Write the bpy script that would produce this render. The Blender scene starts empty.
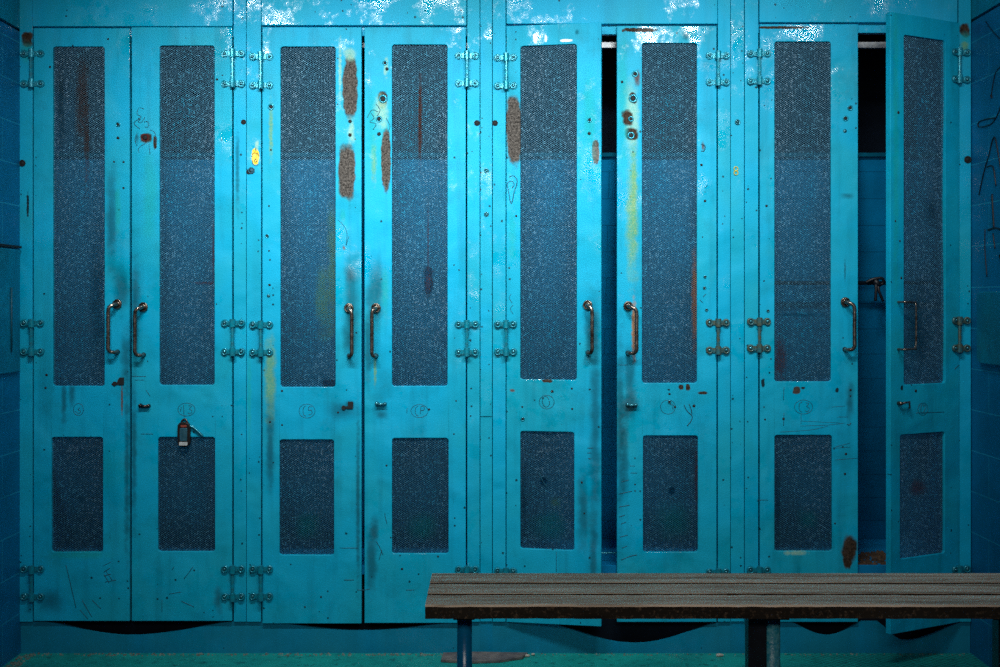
import bpy, bmesh, math, random
from mathutils import Vector, Matrix
random.seed(7)
SC = bpy.context.scene
COL = SC.collection
S = 0.0032            # metres per picture pixel on the locker front
D0 = 4.0              # camera distance from the locker front
H0 = 1.13             # camera height
def X(px): return (px - 500) * S
def Z(py): return H0 + (300 - py) * S

# ------------------------------------------------------------ camera, world, lights
cam_d = bpy.data.cameras.new('camera'); cam = bpy.data.objects.new('camera', cam_d); COL.objects.link(cam)
cam.location = (0, -D0, H0); cam.rotation_euler = (math.pi / 2, 0, 0)
cam_d.sensor_width = 36; cam_d.lens = 36 * (D0 / S) / 1000
cam_d.shift_y = -(333.5 - 300) / 1000
SC.camera = cam
SC.cycles.use_denoising = False      # keeps the fine mesh crisp
w = bpy.data.worlds.new('world'); SC.world = w; w.use_nodes = True
w.node_tree.nodes['Background'].inputs[0].default_value = (0.05, 0.22, 0.60, 1)
w.node_tree.nodes['Background'].inputs[1].default_value = 0.07
SC.view_settings.view_transform = 'Standard'; SC.view_settings.look = 'None'
SC.view_settings.gamma = 1; SC.view_settings.use_curve_mapping = False
SC.view_settings.exposure = 0.0
def area(name, loc, target, sx, sy, power, color=(1, 1, 1), spread=math.pi):
    l = bpy.data.lights.new(name, 'AREA'); l.shape = 'RECTANGLE'; l.size = sx; l.size_y = sy
    l.energy = power; l.color = color; l.spread = spread
    o = bpy.data.objects.new(name, l); COL.objects.link(o); o.location = loc
    d = Vector(target) - Vector(loc)
    o.rotation_euler = d.to_track_quat('-Z', 'Y').to_euler()
    return o
DEG = math.pi / 180
area('ceiling_lamp', (-0.55, -1.20, 2.22), (-0.52, 0, 1.36), 1.15, 0.10, 10.3, (1.0, 1.0, 0.98), 84 * DEG)
area('ceiling_lamp', (0.55, -1.25, 2.28), (0.50, 0, 1.38), 0.50, 0.09, 6.4, (1.0, 1.0, 0.98), 84 * DEG)
area('ceiling_lamp', (1.25, -1.15, 2.30), (1.30, 0, 1.40), 0.18, 0.08, 1.5, (1.0, 1.0, 0.98), 110 * DEG)
area('front_fill', (0.0, -3.5, 1.95), (0.0, 0, 1.45), 1.6, 0.6, 9.0, (1.0, 0.90, 0.80), 100 * DEG)  # added soft fill from the camera side, reaches into the lockers

# ------------------------------------------------------------ mesh helpers
class MB:
    def __init__(self): self.v = []; self.f = []
    def add(self, vs, fs):
        b = len(self.v); self.v += [tuple(p) for p in vs]; self.f += [tuple(i + b for i in f) for f in fs]; return self
    def box(self, x0, x1, y0, y1, z0, z1):
        vs = [(x, y, z) for z in (z0, z1) for y in (y0, y1) for x in (x0, x1)]
        return self.add(vs, [(0, 2, 3, 1), (4, 5, 7, 6), (0, 1, 5, 4), (2, 6, 7, 3), (0, 4, 6, 2), (1, 3, 7, 5)])
    def tube(self, pts, r, n=8, cap=True, closed=False):
        pts = [Vector(p) for p in pts]; N = len(pts); vs = []; fs = []
        prev = None
        for i, p in enumerate(pts):
            a = pts[(i - 1) % N] if (i > 0 or closed) else p
            b = pts[(i + 1) % N] if (i < N - 1 or closed) else p
            t = (b - a).normalized()
            if prev is None:
                u = t.orthogonal().normalized()
            else:
                u = (prev - t * prev.dot(t)).normalized()
            prev = u; q = t.cross(u)
            rr = r[i] if isinstance(r, (list, tuple)) else r
            for k in range(n):
                an = 2 * math.pi * k / n
                vs.append(p + (u * math.cos(an) + q * math.sin(an)) * rr)
        M = N if closed else N - 1
        for i in range(M):
            j = (i + 1) % N
            for k in range(n):
                fs.append((i * n + k, i * n + (k + 1) % n, j * n + (k + 1) % n, j * n + k))
        if cap and not closed:
            fs.append(tuple(reversed(range(n)))); fs.append(tuple(range((N - 1) * n, N * n)))
        return self.add(vs, fs)
    def ring(self, c, R, r, n=20, m=6, sx=1.0, sz=1.0):
        pts = [(c[0] + R * sx * math.cos(2 * math.pi * k / n), c[1], c[2] + R * sz * math.sin(2 * math.pi * k / n)) for k in range(n)]
        return self.tube(pts, r, m, closed=True)
    def disc(self, c, r, y0, y1, n=16, r1=None):     # short cylinder facing -y, y0 front
        r1 = r if r1 is None else r1
        vs = [(c[0] + r1 * math.cos(2 * math.pi * k / n), y0, c[1] + r1 * math.sin(2 * math.pi * k / n)) for k in range(n)]
        vs += [(c[0] + r * math.cos(2 * math.pi * k / n), y1, c[1] + r * math.sin(2 * math.pi * k / n)) for k in range(n)]
        fs = [tuple(range(n)), tuple(reversed(range(n, 2 * n)))]
        fs += [(k, n + k, n + (k + 1) % n, (k + 1) % n) for k in range(n)]
        return self.add(vs, fs)
    def prism(self, poly, y0, y1):                   # poly in x,z
        n = len(poly)
        vs = [(x, y0, z) for x, z in poly] + [(x, y1, z) for x, z in poly]
        fs = [tuple(range(n)), tuple(reversed(range(n, 2 * n)))]
        fs += [(k, n + k, n + (k + 1) % n, (k + 1) % n) for k in range(n)]
        return self.add(vs, fs)
    def rot(self, ang, start=0):                     # rotate added verts about z
        c, s = math.cos(ang), math.sin(ang)
        for i in range(start, len(self.v)):
            x, y, z = self.v[i]; self.v[i] = (x * c - y * s, x * s + y * c, z)
        return self
    def shift(self, d, start=0):
        for i in range(start, len(self.v)):
            x, y, z = self.v[i]; self.v[i] = (x + d[0], y + d[1], z + d[2])
        return self
    def build(self, name, mat, parent=None, smooth=False, bevel=0, fix=True):
        me = bpy.data.meshes.new(name); me.from_pydata(self.v, [], self.f)
        if fix:
            bm = bmesh.new(); bm.from_mesh(me); bmesh.ops.recalc_face_normals(bm, faces=bm.faces); bm.to_mesh(me); bm.free()
        return link(name, me, mat, parent, smooth, bevel)
def link(name, me, mat, parent=None, smooth=False, bevel=0):
    me.materials.append(mat)
    o = bpy.data.objects.new(name, me); COL.objects.link(o)
    if parent: o.parent = parent
    if smooth:
        for p in me.polygons: p.use_smooth = True
    if bevel:
        m = o.modifiers.new('bevel', 'BEVEL'); m.width = bevel; m.segments = 2; m.limit_method = 'ANGLE'; m.angle_limit = math.radians(40)
    return o
def empty(name, loc, parent=None):
    o = bpy.data.objects.new(name, None); COL.objects.link(o); o.location = loc; o.empty_display_size = 0.05
    if parent: o.parent = parent
    return o
def tag(o, label, cat, group=None):
    o['label'] = label; o['category'] = cat
    if group: o['group'] = group
    return o
def struct(o): o['kind'] = 'structure'; return o

# ------------------------------------------------------------ materials
def stain_group():
    g = bpy.data.node_groups.new('stain', 'ShaderNodeTree')
    def sock(n, t, io='INPUT', d=None):
        s = g.interface.new_socket(n, in_out=io, socket_type=t)
        if d is not None: s.default_value = d
    sock('Vector', 'NodeSocketVector'); sock('Center', 'NodeSocketVector'); sock('Inv', 'NodeSocketVector')
    sock('Amp', 'NodeSocketFloat', d=0.5); sock('Scale', 'NodeSocketFloat', d=40.0); sock('Soft', 'NodeSocketFloat', d=0.2)
    sock('Fac', 'NodeSocketFloat', 'OUTPUT')
    N, L = g.nodes, g.links
    i = N.new('NodeGroupInput'); o = N.new('NodeGroupOutput')
    sub = N.new('ShaderNodeVectorMath'); sub.operation = 'SUBTRACT'
    mul = N.new('ShaderNodeVectorMath'); mul.operation = 'MULTIPLY'
    sq = N.new('ShaderNodeVectorMath'); sq.operation = 'MULTIPLY'
    qd = N.new('ShaderNodeVectorMath'); qd.operation = 'MULTIPLY'
    dt = N.new('ShaderNodeVectorMath'); dt.operation = 'DOT_PRODUCT'; dt.inputs[1].default_value = (1, 1, 1)
    ln = N.new('ShaderNodeMath'); ln.operation = 'POWER'; ln.inputs[1].default_value = .25
    nz = N.new('ShaderNodeTexNoise'); nz.inputs['Detail'].default_value = 4
    a = N.new('ShaderNodeMath'); a.operation = 'SUBTRACT'; a.inputs[1].default_value = 0.5
    b = N.new('ShaderNodeMath'); b.operation = 'MULTIPLY_ADD'
    lo = N.new('ShaderNodeMath'); lo.operation = 'SUBTRACT'; lo.inputs[0].default_value = 1.0
    mr = N.new('ShaderNodeMapRange'); mr.interpolation_type = 'SMOOTHSTEP'
    mr.inputs['From Max'].default_value = 1.0; mr.inputs['To Min'].default_value = 1; mr.inputs['To Max'].default_value = 0
    L.new(i.outputs['Vector'], sub.inputs[0]); L.new(i.outputs['Center'], sub.inputs[1])
    L.new(sub.outputs[0], mul.inputs[0]); L.new(i.outputs['Inv'], mul.inputs[1]); L.new(mul.outputs[0], sq.inputs[0]); L.new(mul.outputs[0], sq.inputs[1])
    L.new(sq.outputs[0], qd.inputs[0]); L.new(sq.outputs[0], qd.inputs[1]); L.new(qd.outputs[0], dt.inputs[0]); L.new(dt.outputs['Value'], ln.inputs[0])
    l2 = N.new('ShaderNodeVectorMath'); l2.operation = 'LENGTH'; L.new(mul.outputs[0], l2.inputs[0])
    av = N.new('ShaderNodeMath'); av.operation = 'ADD'; L.new(ln.outputs[0], av.inputs[0]); L.new(l2.outputs['Value'], av.inputs[1])
    hf = N.new('ShaderNodeMath'); hf.operation = 'MULTIPLY'; hf.inputs[1].default_value = .5; L.new(av.outputs[0], hf.inputs[0])
    L.new(i.outputs['Vector'], nz.inputs['Vector']); L.new(i.outputs['Scale'], nz.inputs['Scale'])
    L.new(nz.outputs[0], a.inputs[0]); L.new(a.outputs[0], b.inputs[0]); L.new(i.outputs['Amp'], b.inputs[1]); L.new(hf.outputs[0], b.inputs[2])
    L.new(i.outputs['Soft'], lo.inputs[1]); L.new(lo.outputs[0], mr.inputs['From Min']); L.new(b.outputs[0], mr.inputs['Value'])
    L.new(mr.outputs[0], o.inputs['Fac'])
    return g
STAIN = stain_group()
KINDS = {  # colour a, colour b, opacity, softness, edge noise, roughness
    'rust':   ((.004, .004, .004), (.17, .16, .145), 1.0, .22, .6, .9),
    'rustd':  ((.006, .005, .004), (.09, .06, .04), 1.0, .35, 1.1, .9),
    'brown':  ((.05, .012, .004), (.20, .07, .03), .85, .7, .9, .8),
    'white':  ((.75, .85, .85), (.85, .9, .9), .9, .3, .6, .4),
    'streak': ((.03, .02, .015), (.20, .11, .07), .65, .8, 1.0, .8),
    'redb':   ((.03, .004, .006), (.16, .02, .015), .9, .4, .8, .7),
    'green':  ((.04, .28, .16), (.28, .40, .10), .75, .8, 1.2, .5),
    'teal':   ((.0, .32, .34), (.01, .40, .38), .55, .8, 1.0, .45),
    'pale':   ((.14, .46, .38), (.42, .56, .42), .75, .7, 1.4, .6),
    'grime_shade':  ((.0, .020, .03), (.0, .035, .05), .6, .9, 1.0, .6),
    'black':  ((.0, .004, .008), (.003, .01, .015), .95, .35, .9, .6),
    'yellow': ((.70, .42, .01), (.80, .62, .03), 1.0, .15, .5, .5),
    'orange': ((.35, .12, .01), (.55, .25, .02), .8, .6, .9, .7),
}
def new_mat(name):
    m = bpy.data.materials.new(name); m.use_nodes = True
    return m, m.node_tree.nodes, m.node_tree.links, m.node_tree.nodes['Principled BSDF']
def noise(N, L, vec, scale, detail=3, rough=.5, sc=None, dist=0):
    if sc:
        mp = N.new('ShaderNodeMapping'); mp.inputs['Scale'].default_value = sc; L.new(vec, mp.inputs[0]); vec = mp.outputs[0]
    n = N.new('ShaderNodeTexNoise'); n.inputs['Scale'].default_value = scale; n.inputs['Detail'].default_value = detail
    n.inputs['Roughness'].default_value = rough; n.inputs['Distortion'].default_value = dist
    L.new(vec, n.inputs['Vector']); return n.outputs[0]
def ramp(N, L, fac, a, b, ca=(0, 0, 0, 1), cb=(1, 1, 1, 1)):
    r = N.new('ShaderNodeValToRGB'); e = r.color_ramp.elements
    e[0].position = a; e[1].position = b; e[0].color = ca; e[1].color = cb; L.new(fac, r.inputs[0]); return r.outputs[0]
def mix(N, L, fac, a, b, mode='MIX'):
    m = N.new('ShaderNodeMix'); m.data_type = 'RGBA'; m.blend_type = mode
    for s, v in ((m.inputs[0], fac), (m.inputs[6], a), (m.inputs[7], b)):
        if hasattr(v, 'node'): L.new(v, s)
        elif isinstance(v, (int, float)): s.default_value = v
        else: s.default_value = (*v, 1) if len(v) == 3 else v
    return m.outputs[2]
def mathn(N, L, op, a, b=None, c=None):
    m = N.new('ShaderNodeMath'); m.operation = op
    for k, v in enumerate((a, b, c)):
        if v is None: continue
        if hasattr(v, 'node'): L.new(v, m.inputs[k])
        else: m.inputs[k].default_value = v
    return m.outputs[0]
def apply_stains(N, L, vec, col, rough, stains):
    if stains:
        sp = noise(N, L, vec, 150, 6, .85)
        spr = ramp(N, L, sp, .40, .66)
    for (x, z, rx, rz, kind) in stains:
        ca, cb, op, soft, amp, ro = KINDS[kind]
        g = N.new('ShaderNodeGroup'); g.node_tree = STAIN
        g.inputs['Center'].default_value = (x, 0, z); g.inputs['Inv'].default_value = (1 / rx, 0, 1 / rz)
        g.inputs['Amp'].default_value = amp; g.inputs['Soft'].default_value = soft
        g.inputs['Scale'].default_value = min(300, 0.7 / min(rx, rz)) 
        L.new(vec, g.inputs['Vector'])
        f = mathn(N, L, 'MULTIPLY', g.outputs[0], op)
        sc_ = mix(N, L, spr, ca, cb)
        col = mix(N, L, f, col, sc_)
        rough = mathn(N, L, 'ADD', rough, mathn(N, L, 'MULTIPLY', f, ro - .3))
    return col, rough
def paint(name, stains=(), base=(.0, .37, .61), off=0.0, chips=.5, dirt=.5):
    m, N, L, B = new_mat(name)
    tc = N.new('ShaderNodeTexCoord')
    mp = N.new('ShaderNodeMapping'); mp.inputs['Location'].default_value = (off, off * .7, off * 1.3); L.new(tc.outputs['Object'], mp.inputs[0])
    vec = tc.outputs['Object']; v2 = mp.outputs[0]
    big = noise(N, L, v2, 3.2, 3, .55, dist=.6)
    g2 = tuple(c * k for c, k in zip(base, (1, .94, .82)))
    col = mix(N, L, ramp(N, L, big, .38, .66), base, (0.004, g2[1], g2[2]))
    streak = noise(N, L, v2, 1.0, 4, .6, sc=(22, 22, 1.6))
    col = mix(N, L, mathn(N, L, 'MULTIPLY', ramp(N, L, streak, .50, .75), .28 * dirt + .05), col, (0, .09, .13))
    blot = noise(N, L, v2, 9, 5, .7)
    col = mix(N, L, mathn(N, L, 'MULTIPLY', ramp(N, L, blot, .52, .74), .35 * dirt), col, (0, .13, .17))
    # paint chips
    vo = N.new('ShaderNodeTexVoronoi'); vo.inputs['Scale'].default_value = 34; vo.voronoi_dimensions = '2D'
    s2 = N.new('ShaderNodeSeparateXYZ'); L.new(v2, s2.inputs[0]); c2 = N.new('ShaderNodeCombineXYZ')
    L.new(s2.outputs[0], c2.inputs[0]); L.new(s2.outputs[2], c2.inputs[1]); L.new(c2.outputs[0], vo.inputs['Vector'])
    vo.inputs['Randomness'].default_value = 1
    rndr = N.new('ShaderNodeSeparateColor'); L.new(vo.outputs['Color'], rndr.inputs[0])
    big2 = noise(N, L, v2, 5, 2)
    thr = mathn(N, L, 'MULTIPLY', mathn(N, L, 'GREATER_THAN', rndr.outputs[0], 1 - .14 * chips), mathn(N, L, 'GREATER_THAN', big2, .50))
    sz = mathn(N, L, 'MULTIPLY', rndr.outputs[1], .11)
    wob = mathn(N, L, 'ADD', vo.outputs['Distance'], mathn(N, L, 'MULTIPLY', mathn(N, L, 'SUBTRACT', noise(N, L, v2, 160, 1), .5), .12))
    chip = mathn(N, L, 'MULTIPLY', mathn(N, L, 'LESS_THAN', wob, mathn(N, L, 'ADD', sz, .02)), thr)
    col = mix(N, L, mathn(N, L, 'MULTIPLY', chip, .9), col, (0.0, .03, .045))
    matt = ramp(N, L, noise(N, L, v2, 4.2, 7, .74), .385, .46)
    rough = mathn(N, L, 'MULTIPLY_ADD', matt, .50, .05)
    L.new(mathn(N, L, 'MULTIPLY_ADD', matt, -.42, .60), B.inputs['Specular IOR Level'])
    col, rough = apply_stains(N, L, vec, col, rough, stains)
    L.new(col, B.inputs['Base Color']); L.new(rough, B.inputs['Roughness'])
    dents = noise(N, L, v2, 5.5, 2, .4, dist=.4)
    peel = noise(N, L, v2, 260, 2)
    h = mathn(N, L, 'ADD', mathn(N, L, 'MULTIPLY', dents, .030), mathn(N, L, 'MULTIPLY', peel, .0010))
    bp = N.new('ShaderNodeBump'); bp.inputs['Strength'].default_value = .55; bp.inputs['Distance'].default_value = 1.0
    L.new(h, bp.inputs['Height']); L.new(bp.outputs[0], B.inputs['Normal'])
    return m
def simple(name, ca, cb=None, scale=30, rough=.5, metal=0, bump=0, spec=.5, sc=None, bscale=None):
    m, N, L, B = new_mat(name); tc = N.new('ShaderNodeTexCoord'); vec = tc.outputs['Object']
    n = noise(N, L, vec, scale, 4, .6, sc=sc)
    L.new(mix(N, L, ramp(N, L, n, .35, .65), ca, cb or ca), B.inputs['Base Color'])
    B.inputs['Roughness'].default_value = rough; B.inputs['Metallic'].default_value = metal; B.inputs['Specular IOR Level'].default_value = spec
    if bump:
        bp = N.new('ShaderNodeBump'); bp.inputs['Strength'].default_value = .6; bp.inputs['Distance'].default_value = bump
        L.new(noise(N, L, vec, bscale or scale * 2, 3, sc=sc), bp.inputs['Height']); L.new(bp.outputs[0], B.inputs['Normal'])
    return m
def strand_mat(name, stains):
    m, N, L, B = new_mat(name); tc = N.new('ShaderNodeTexCoord'); vec = tc.outputs['Object']
    n = noise(N, L, vec, 5, 3, .6, sc=(1.6, 1, .5))
    col = mix(N, L, ramp(N, L, n, .38, .64), (.28, .52, .70), (.06, .50, .78))
    fine = noise(N, L, vec, 150, 2, .8)
    col = mix(N, L, ramp(N, L, fine, .50, .78), col, (.62, .86, .98)); col = mix(N, L, ramp(N, L, fine, .42, .30), col, (.06, .18, .28))
    rough = mathn(N, L, 'MULTIPLY_ADD', noise(N, L, vec, 40, 2), .2, .38)
    col, rough = apply_stains(N, L, vec, col, rough, stains)
    L.new(col, B.inputs['Base Color']); L.new(rough, B.inputs['Roughness']); B.inputs['Metallic'].default_value = .15; B.inputs['Specular IOR Level'].default_value = .3
    return m
def tile_mat(name, base, joint, horiz, tw, th, rough=.4, spec=.25):
    """glazed blocks with thin light joints; horiz = which object axis runs along the wall"""
    m, N, L, B = new_mat(name); tc = N.new('ShaderNodeTexCoord'); sp = N.new('ShaderNodeSeparateXYZ'); L.new(tc.outputs['Object'], sp.inputs[0])
    cb = N.new('ShaderNodeCombineXYZ'); L.new(sp.outputs[horiz], cb.inputs[0]); L.new(sp.outputs[2], cb.inputs[1])
    br = N.new('ShaderNodeTexBrick'); L.new(cb.outputs[0], br.inputs['Vector'])
    br.inputs['Scale'].default_value = 1; br.inputs['Brick Width'].default_value = tw; br.inputs['Row Height'].default_value = th
    br.inputs['Mortar Size'].default_value = .0016; br.inputs['Mortar Smooth'].default_value = .3
    br.inputs['Color1'].default_value = (*base, 1); br.inputs['Color2'].default_value = (*(c * .9 for c in base), 1); br.inputs['Mortar'].default_value = (*joint, 1)
    n = noise(N, L, tc.outputs['Object'], 6, 4, .6)
    col = mix(N, L, mathn(N, L, 'MULTIPLY', ramp(N, L, n, .4, .7), .5), br.outputs[0], tuple(c * .45 for c in base))
    L.new(col, B.inputs['Base Color']); B.inputs['Roughness'].default_value = rough; B.inputs['Specular IOR Level'].default_value = spec
    bp = N.new('ShaderNodeBump'); bp.inputs['Strength'].default_value = .5; bp.inputs['Distance'].default_value = .01
    L.new(noise(N, L, tc.outputs['Object'], 8, 2), bp.inputs['Height']); L.new(bp.outputs[0], B.inputs['Normal'])
    return m

M_shade_and_rail = simple('black for painted shade and rail', (.004, .008, .014), (.006, .012, .022), 8, .9, spec=.05)  # black that paints shade inside the lockers; also colours the coat rail
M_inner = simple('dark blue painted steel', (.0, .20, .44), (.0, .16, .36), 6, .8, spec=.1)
M_lip = simple('shelf edge', (.0, .07, .12), (.0, .05, .09), 8, .9, spec=.05)
M_hinge = simple('painted hinge steel', (.0, .30, .42), (.02, .20, .27), 60, .28, .35, .001)
M_hingerust = simple('worn hinge steel', (.10, .12, .08), (.02, .16, .20), 70, .4, .4, .001)
M_screw = simple('screw steel', (.05, .30, .38), (.02, .12, .16), 120, .25, .6)
M_hole = simple('hole black', (.003, .006, .008), None, 10, .8)
M_chrome = simple('tarnished steel', (.34, .31, .27), (.07, .05, .04), 55, .26, .9, .0006)
M_chrome2 = simple('dark steel', (.12, .10, .09), (.03, .02, .02), 55, .3, .9, .0006)
M_ink = simple('dark blue ink', (.0, .05, .09), (.0, .09, .14), 60, .6)
M_black = simple('black marker', (.002, .006, .012), None, 10, .5)
M_rail = simple('grey metal strip', (.30, .33, .34), (.16, .19, .22), 50, .4, .2)
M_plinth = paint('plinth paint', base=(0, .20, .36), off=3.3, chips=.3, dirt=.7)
M_wallup = paint('upper wall paint', base=(0, .30, .45), off=8.1, chips=.2, dirt=.4)
M_frame = paint('frame paint', off=1.7, chips=1.3, dirt=.25)

# ------------------------------------------------------------ room shell
XL, XR = X(21), X(970.5)
Mtl = tile_mat('left wall blocks', (0, .17, .38), (.02, .36, .56), 1, .30, .130)
M_light_catch = tile_mat('blue light-catch slope', (0, .15, .33), (.0, .08, .18), 0, .60, .086, .8, .05)
Mtb = tile_mat('back wall blocks', (0, .22, .50), (.0, .10, .22), 0, .30, .088, .8, .05)
ZB = Z(32.5)
struct(MB().box(XL - .1, XL, -4.6, .62, 0, ZB).build('wall_left', Mtl))
struct(MB().box(XL - .1, XL, -4.6, .62, ZB + .010, 2.75).build('wall_left', M_wallup))
ZR = Z(23)
WR = struct(MB().box(XR, XR + .1, -4.6, .62, 0, ZR).build('wall_right', Mtl))
struct(MB().box(XR, XR + .1, -4.6, .62, ZR + .010, 2.75).build('wall_right', M_wallup))
M_joint = simple('joint black', (.002, .006, .01), None, 10, .7)
struct(MB().box(XL - .1, XL - .02, -4.6, .62, ZB, ZB + .010).build('trim_1', M_joint))
struct(MB().box(XR + .02, XR + .1, -4.6, .62, ZR, ZR + .010).build('trim_2', M_joint))
struct(MB().box(XL - .1, XR + .1, .52, .62, 0, 2.75).build('wall_back', Mtb))
def floor_mat():
    m, N, L, B = new_mat('teal painted concrete'); tc = N.new('ShaderNodeTexCoord'); v = tc.outputs['Object']
    n = noise(N, L, v, 4, 6, .7); col = mix(N, L, ramp(N, L, n, .35, .65), (.0, .22, .21), (.004, .36, .32))
    n2 = noise(N, L, v, 34, 5, .75); col = mix(N, L, mathn(N, L, 'MULTIPLY', ramp(N, L, n2, .54, .66), .8), col, (.0, .06, .07))
    n3 = noise(N, L, v, 90, 3, .8); col = mix(N, L, ramp(N, L, n3, .69, .74), col, (.45, .60, .58))
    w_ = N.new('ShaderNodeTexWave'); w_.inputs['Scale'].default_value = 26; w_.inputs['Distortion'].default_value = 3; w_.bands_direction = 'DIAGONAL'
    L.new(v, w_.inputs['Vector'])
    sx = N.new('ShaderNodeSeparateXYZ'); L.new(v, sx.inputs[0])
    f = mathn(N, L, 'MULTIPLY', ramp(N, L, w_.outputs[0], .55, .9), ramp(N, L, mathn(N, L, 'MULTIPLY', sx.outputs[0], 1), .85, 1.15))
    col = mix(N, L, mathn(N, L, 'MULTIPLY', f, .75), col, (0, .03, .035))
    L.new(col, B.inputs['Base Color']); B.inputs['Roughness'].default_value = .5
    bp = N.new('ShaderNodeBump'); bp.inputs['Strength'].default_value = .5; bp.inputs['Distance'].default_value = .004
    L.new(n2, bp.inputs['Height']); L.new(bp.outputs[0], B.inputs['Normal']); return m
struct(MB().box(XL - .1, XR + .1, -4.6, .62, -.1, 0).build('floor', floor_mat()))

# marks on the right wall
def RW(px, py, off=.001):
    d = (XR - off) / (px - 500) * (D0 / S); return (XR - off, d - D0, H0 + (300 - py) * d * S / D0)
def LW(px, py, off=.001):
    d = (XL + off) / (px - 500) * (D0 / S); return (XL + off, d - D0, H0 + (300 - py) * d * S / D0)
def smooth_pts(p, n=5):
    P = [Vector(q) for q in p]; out = []
    for i in range(len(P) - 1):
        a = P[max(i - 1, 0)]; b = P[i]; c = P[i + 1]; d = P[min(i + 2, len(P) - 1)]
        for k in range(n):
            t = k / n
            out.append(.5 * ((2 * b) + (c - a) * t + (2 * a - 5 * b + 4 * c - d) * t * t + (3 * b - a - 3 * c + d) * t ** 3))
    out.append(P[-1]); return out
g = MB()
for st, r in (([(985.5, 21), (991, 29), (999, 38), (1004, 42)], .0012),
              ([(1001, 66), (996, 72), (993, 84), (991, 97)], .0016), ([(991, 95), (992, 98)], .0035),
              ([(1003, 100), (996, 118), (989, 125), (979, 127), (979, 122), (987, 119), (996, 118)], .0022),
              ([(979, 195), (984, 172), (989, 155), (994, 137), (998, 152), (1004, 190)], .0022), ([(987, 167), (993, 167), (996, 186)], .0022),
              ([(992, 194), (993, 212), (994, 228)], .003), ([(988, 230), (995, 228), (1003, 230)], .003),
              ([(993, 233), (995, 249)], .002), ([(985, 229), (985, 250), (987, 277)], .0016),
              ([(1004, 290), (998, 296), (995, 308), (996, 322), (1003, 331)], .003), ([(1004, 252), (1000, 256), (1003, 262)], .004)):
    g.tube(smooth_pts([RW(a, b) for a, b in st]), r, 6)
gr = g.build('graffiti', M_black, WR, True); gr['label'] = 'black looping marker graffiti'
M_wbox = paint('wall box paint', base=(0, .19, .34), off=5.1, chips=.1, dirt=.3)
# flat panel on the left wall, box on the right wall
b = MB(); y1 = LW(17.5, 300)[1]; b.box(XL, XL + .010, -.75, y1, Z(371), Z(250)); 
pan = b.build('wall_panel', M_wbox, None, bevel=.003)
tag(pan, 'flat blue panel fixed to the tiled left wall beside the first locker', 'wall panel')
b = MB(); b.add([], []); b.box(XL, XL + .012, -.75, y1 + .006, Z(248.6), Z(248.6) + .007)
b.build('ledge', M_joint, pan)
b = MB(); b.tube([LW(13.5, 285, .014), LW(13.5, 360, .014)], .002, 6); b.disc((0, 0), .001, 0, .001, 6)
b = MB(); b.tube([(XL + .013, -.11, Z(288)), (XL + .013, -.11, Z(350))], .003, 6)
b.build('cable', M_ink, pan, True)
yb = RW(983, 320)[1]; yf = yb - .30
b = MB(); zt, zb = Z(292), Z(361)
n0 = len(b.v); pts = []
for cy, cz, a0 in ((yb - .03, zb + .03, -90), (yb - .03, zt - .012, 0), (yf + .03, zt - .012, 90), (yf + .03, zb + .03, 180)):
    rr = .03 if cz < 1 else .012
    for k in range(5):
        a = math.radians(a0 + k * 22.5); pts.append((cy + .03 * math.cos(a), cz + rr * math.sin(a)))
n = len(pts)
b.add([(XR, y, z) for y, z in pts] + [(XR - .022, y, z) for y, z in pts], [tuple(range(n)), tuple(range(n, 2 * n))] + [(k, (k + 1) % n, n + (k + 1) % n, n + k) for k in range(n)])
tag(b.build('wall_box', M_wbox, None, bevel=.003), 'blue rounded metal box on the right wall below the black graffiti', 'wall box')

# ------------------------------------------------------------ hinges
def make_hinge(x, zc, s, theta, parent, mat, gap, off):
    """s=+1: door on the right of the axis. top and bottom brackets joined by a pin."""
    h = MB()
    yb = -.0125
    h.tube([(0, yb - .012, -gap - .012), (0, yb - .012, gap + .012)], .0052, 10)
    for z in (-gap, gap):
        h.tube([(0, yb - .012, z - .013), (0, yb - .012, z + .013)], .0092, 12)
        n0 = len(h.v)
        for side in (-1, 1):
            n0 = len(h.v)
            h.box(*sorted((0, side * .027)), yb - .005, yb, z - .0075, z + .0075)
            h.disc((side * .0265, z), .0125, yb - .006, yb, 18, .0115)
            h.ring((side * .0265, yb - .006, z), .0092, .0022, 18, 6)
            if side == s and theta: h.rot(-s * theta, n0)
    o = h.build('hinge', mat, parent, False); o.location = (x, 0, zc)
    for p in o.data.polygons: p.use_smooth = len(p.vertices) == 4 and p.area < 6e-5
    for z in (-gap, gap):
        for side in (-1, 1):
            q = MB(); q.disc((0, 0), .0058, yb - .0095, yb - .006, 12, .0035)
            q.shift((side * .0265, 0, z))
            if side == s and theta: q.rot(-s * theta)
            so = q.build('screw', M_screw, o, True)
    return o

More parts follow.
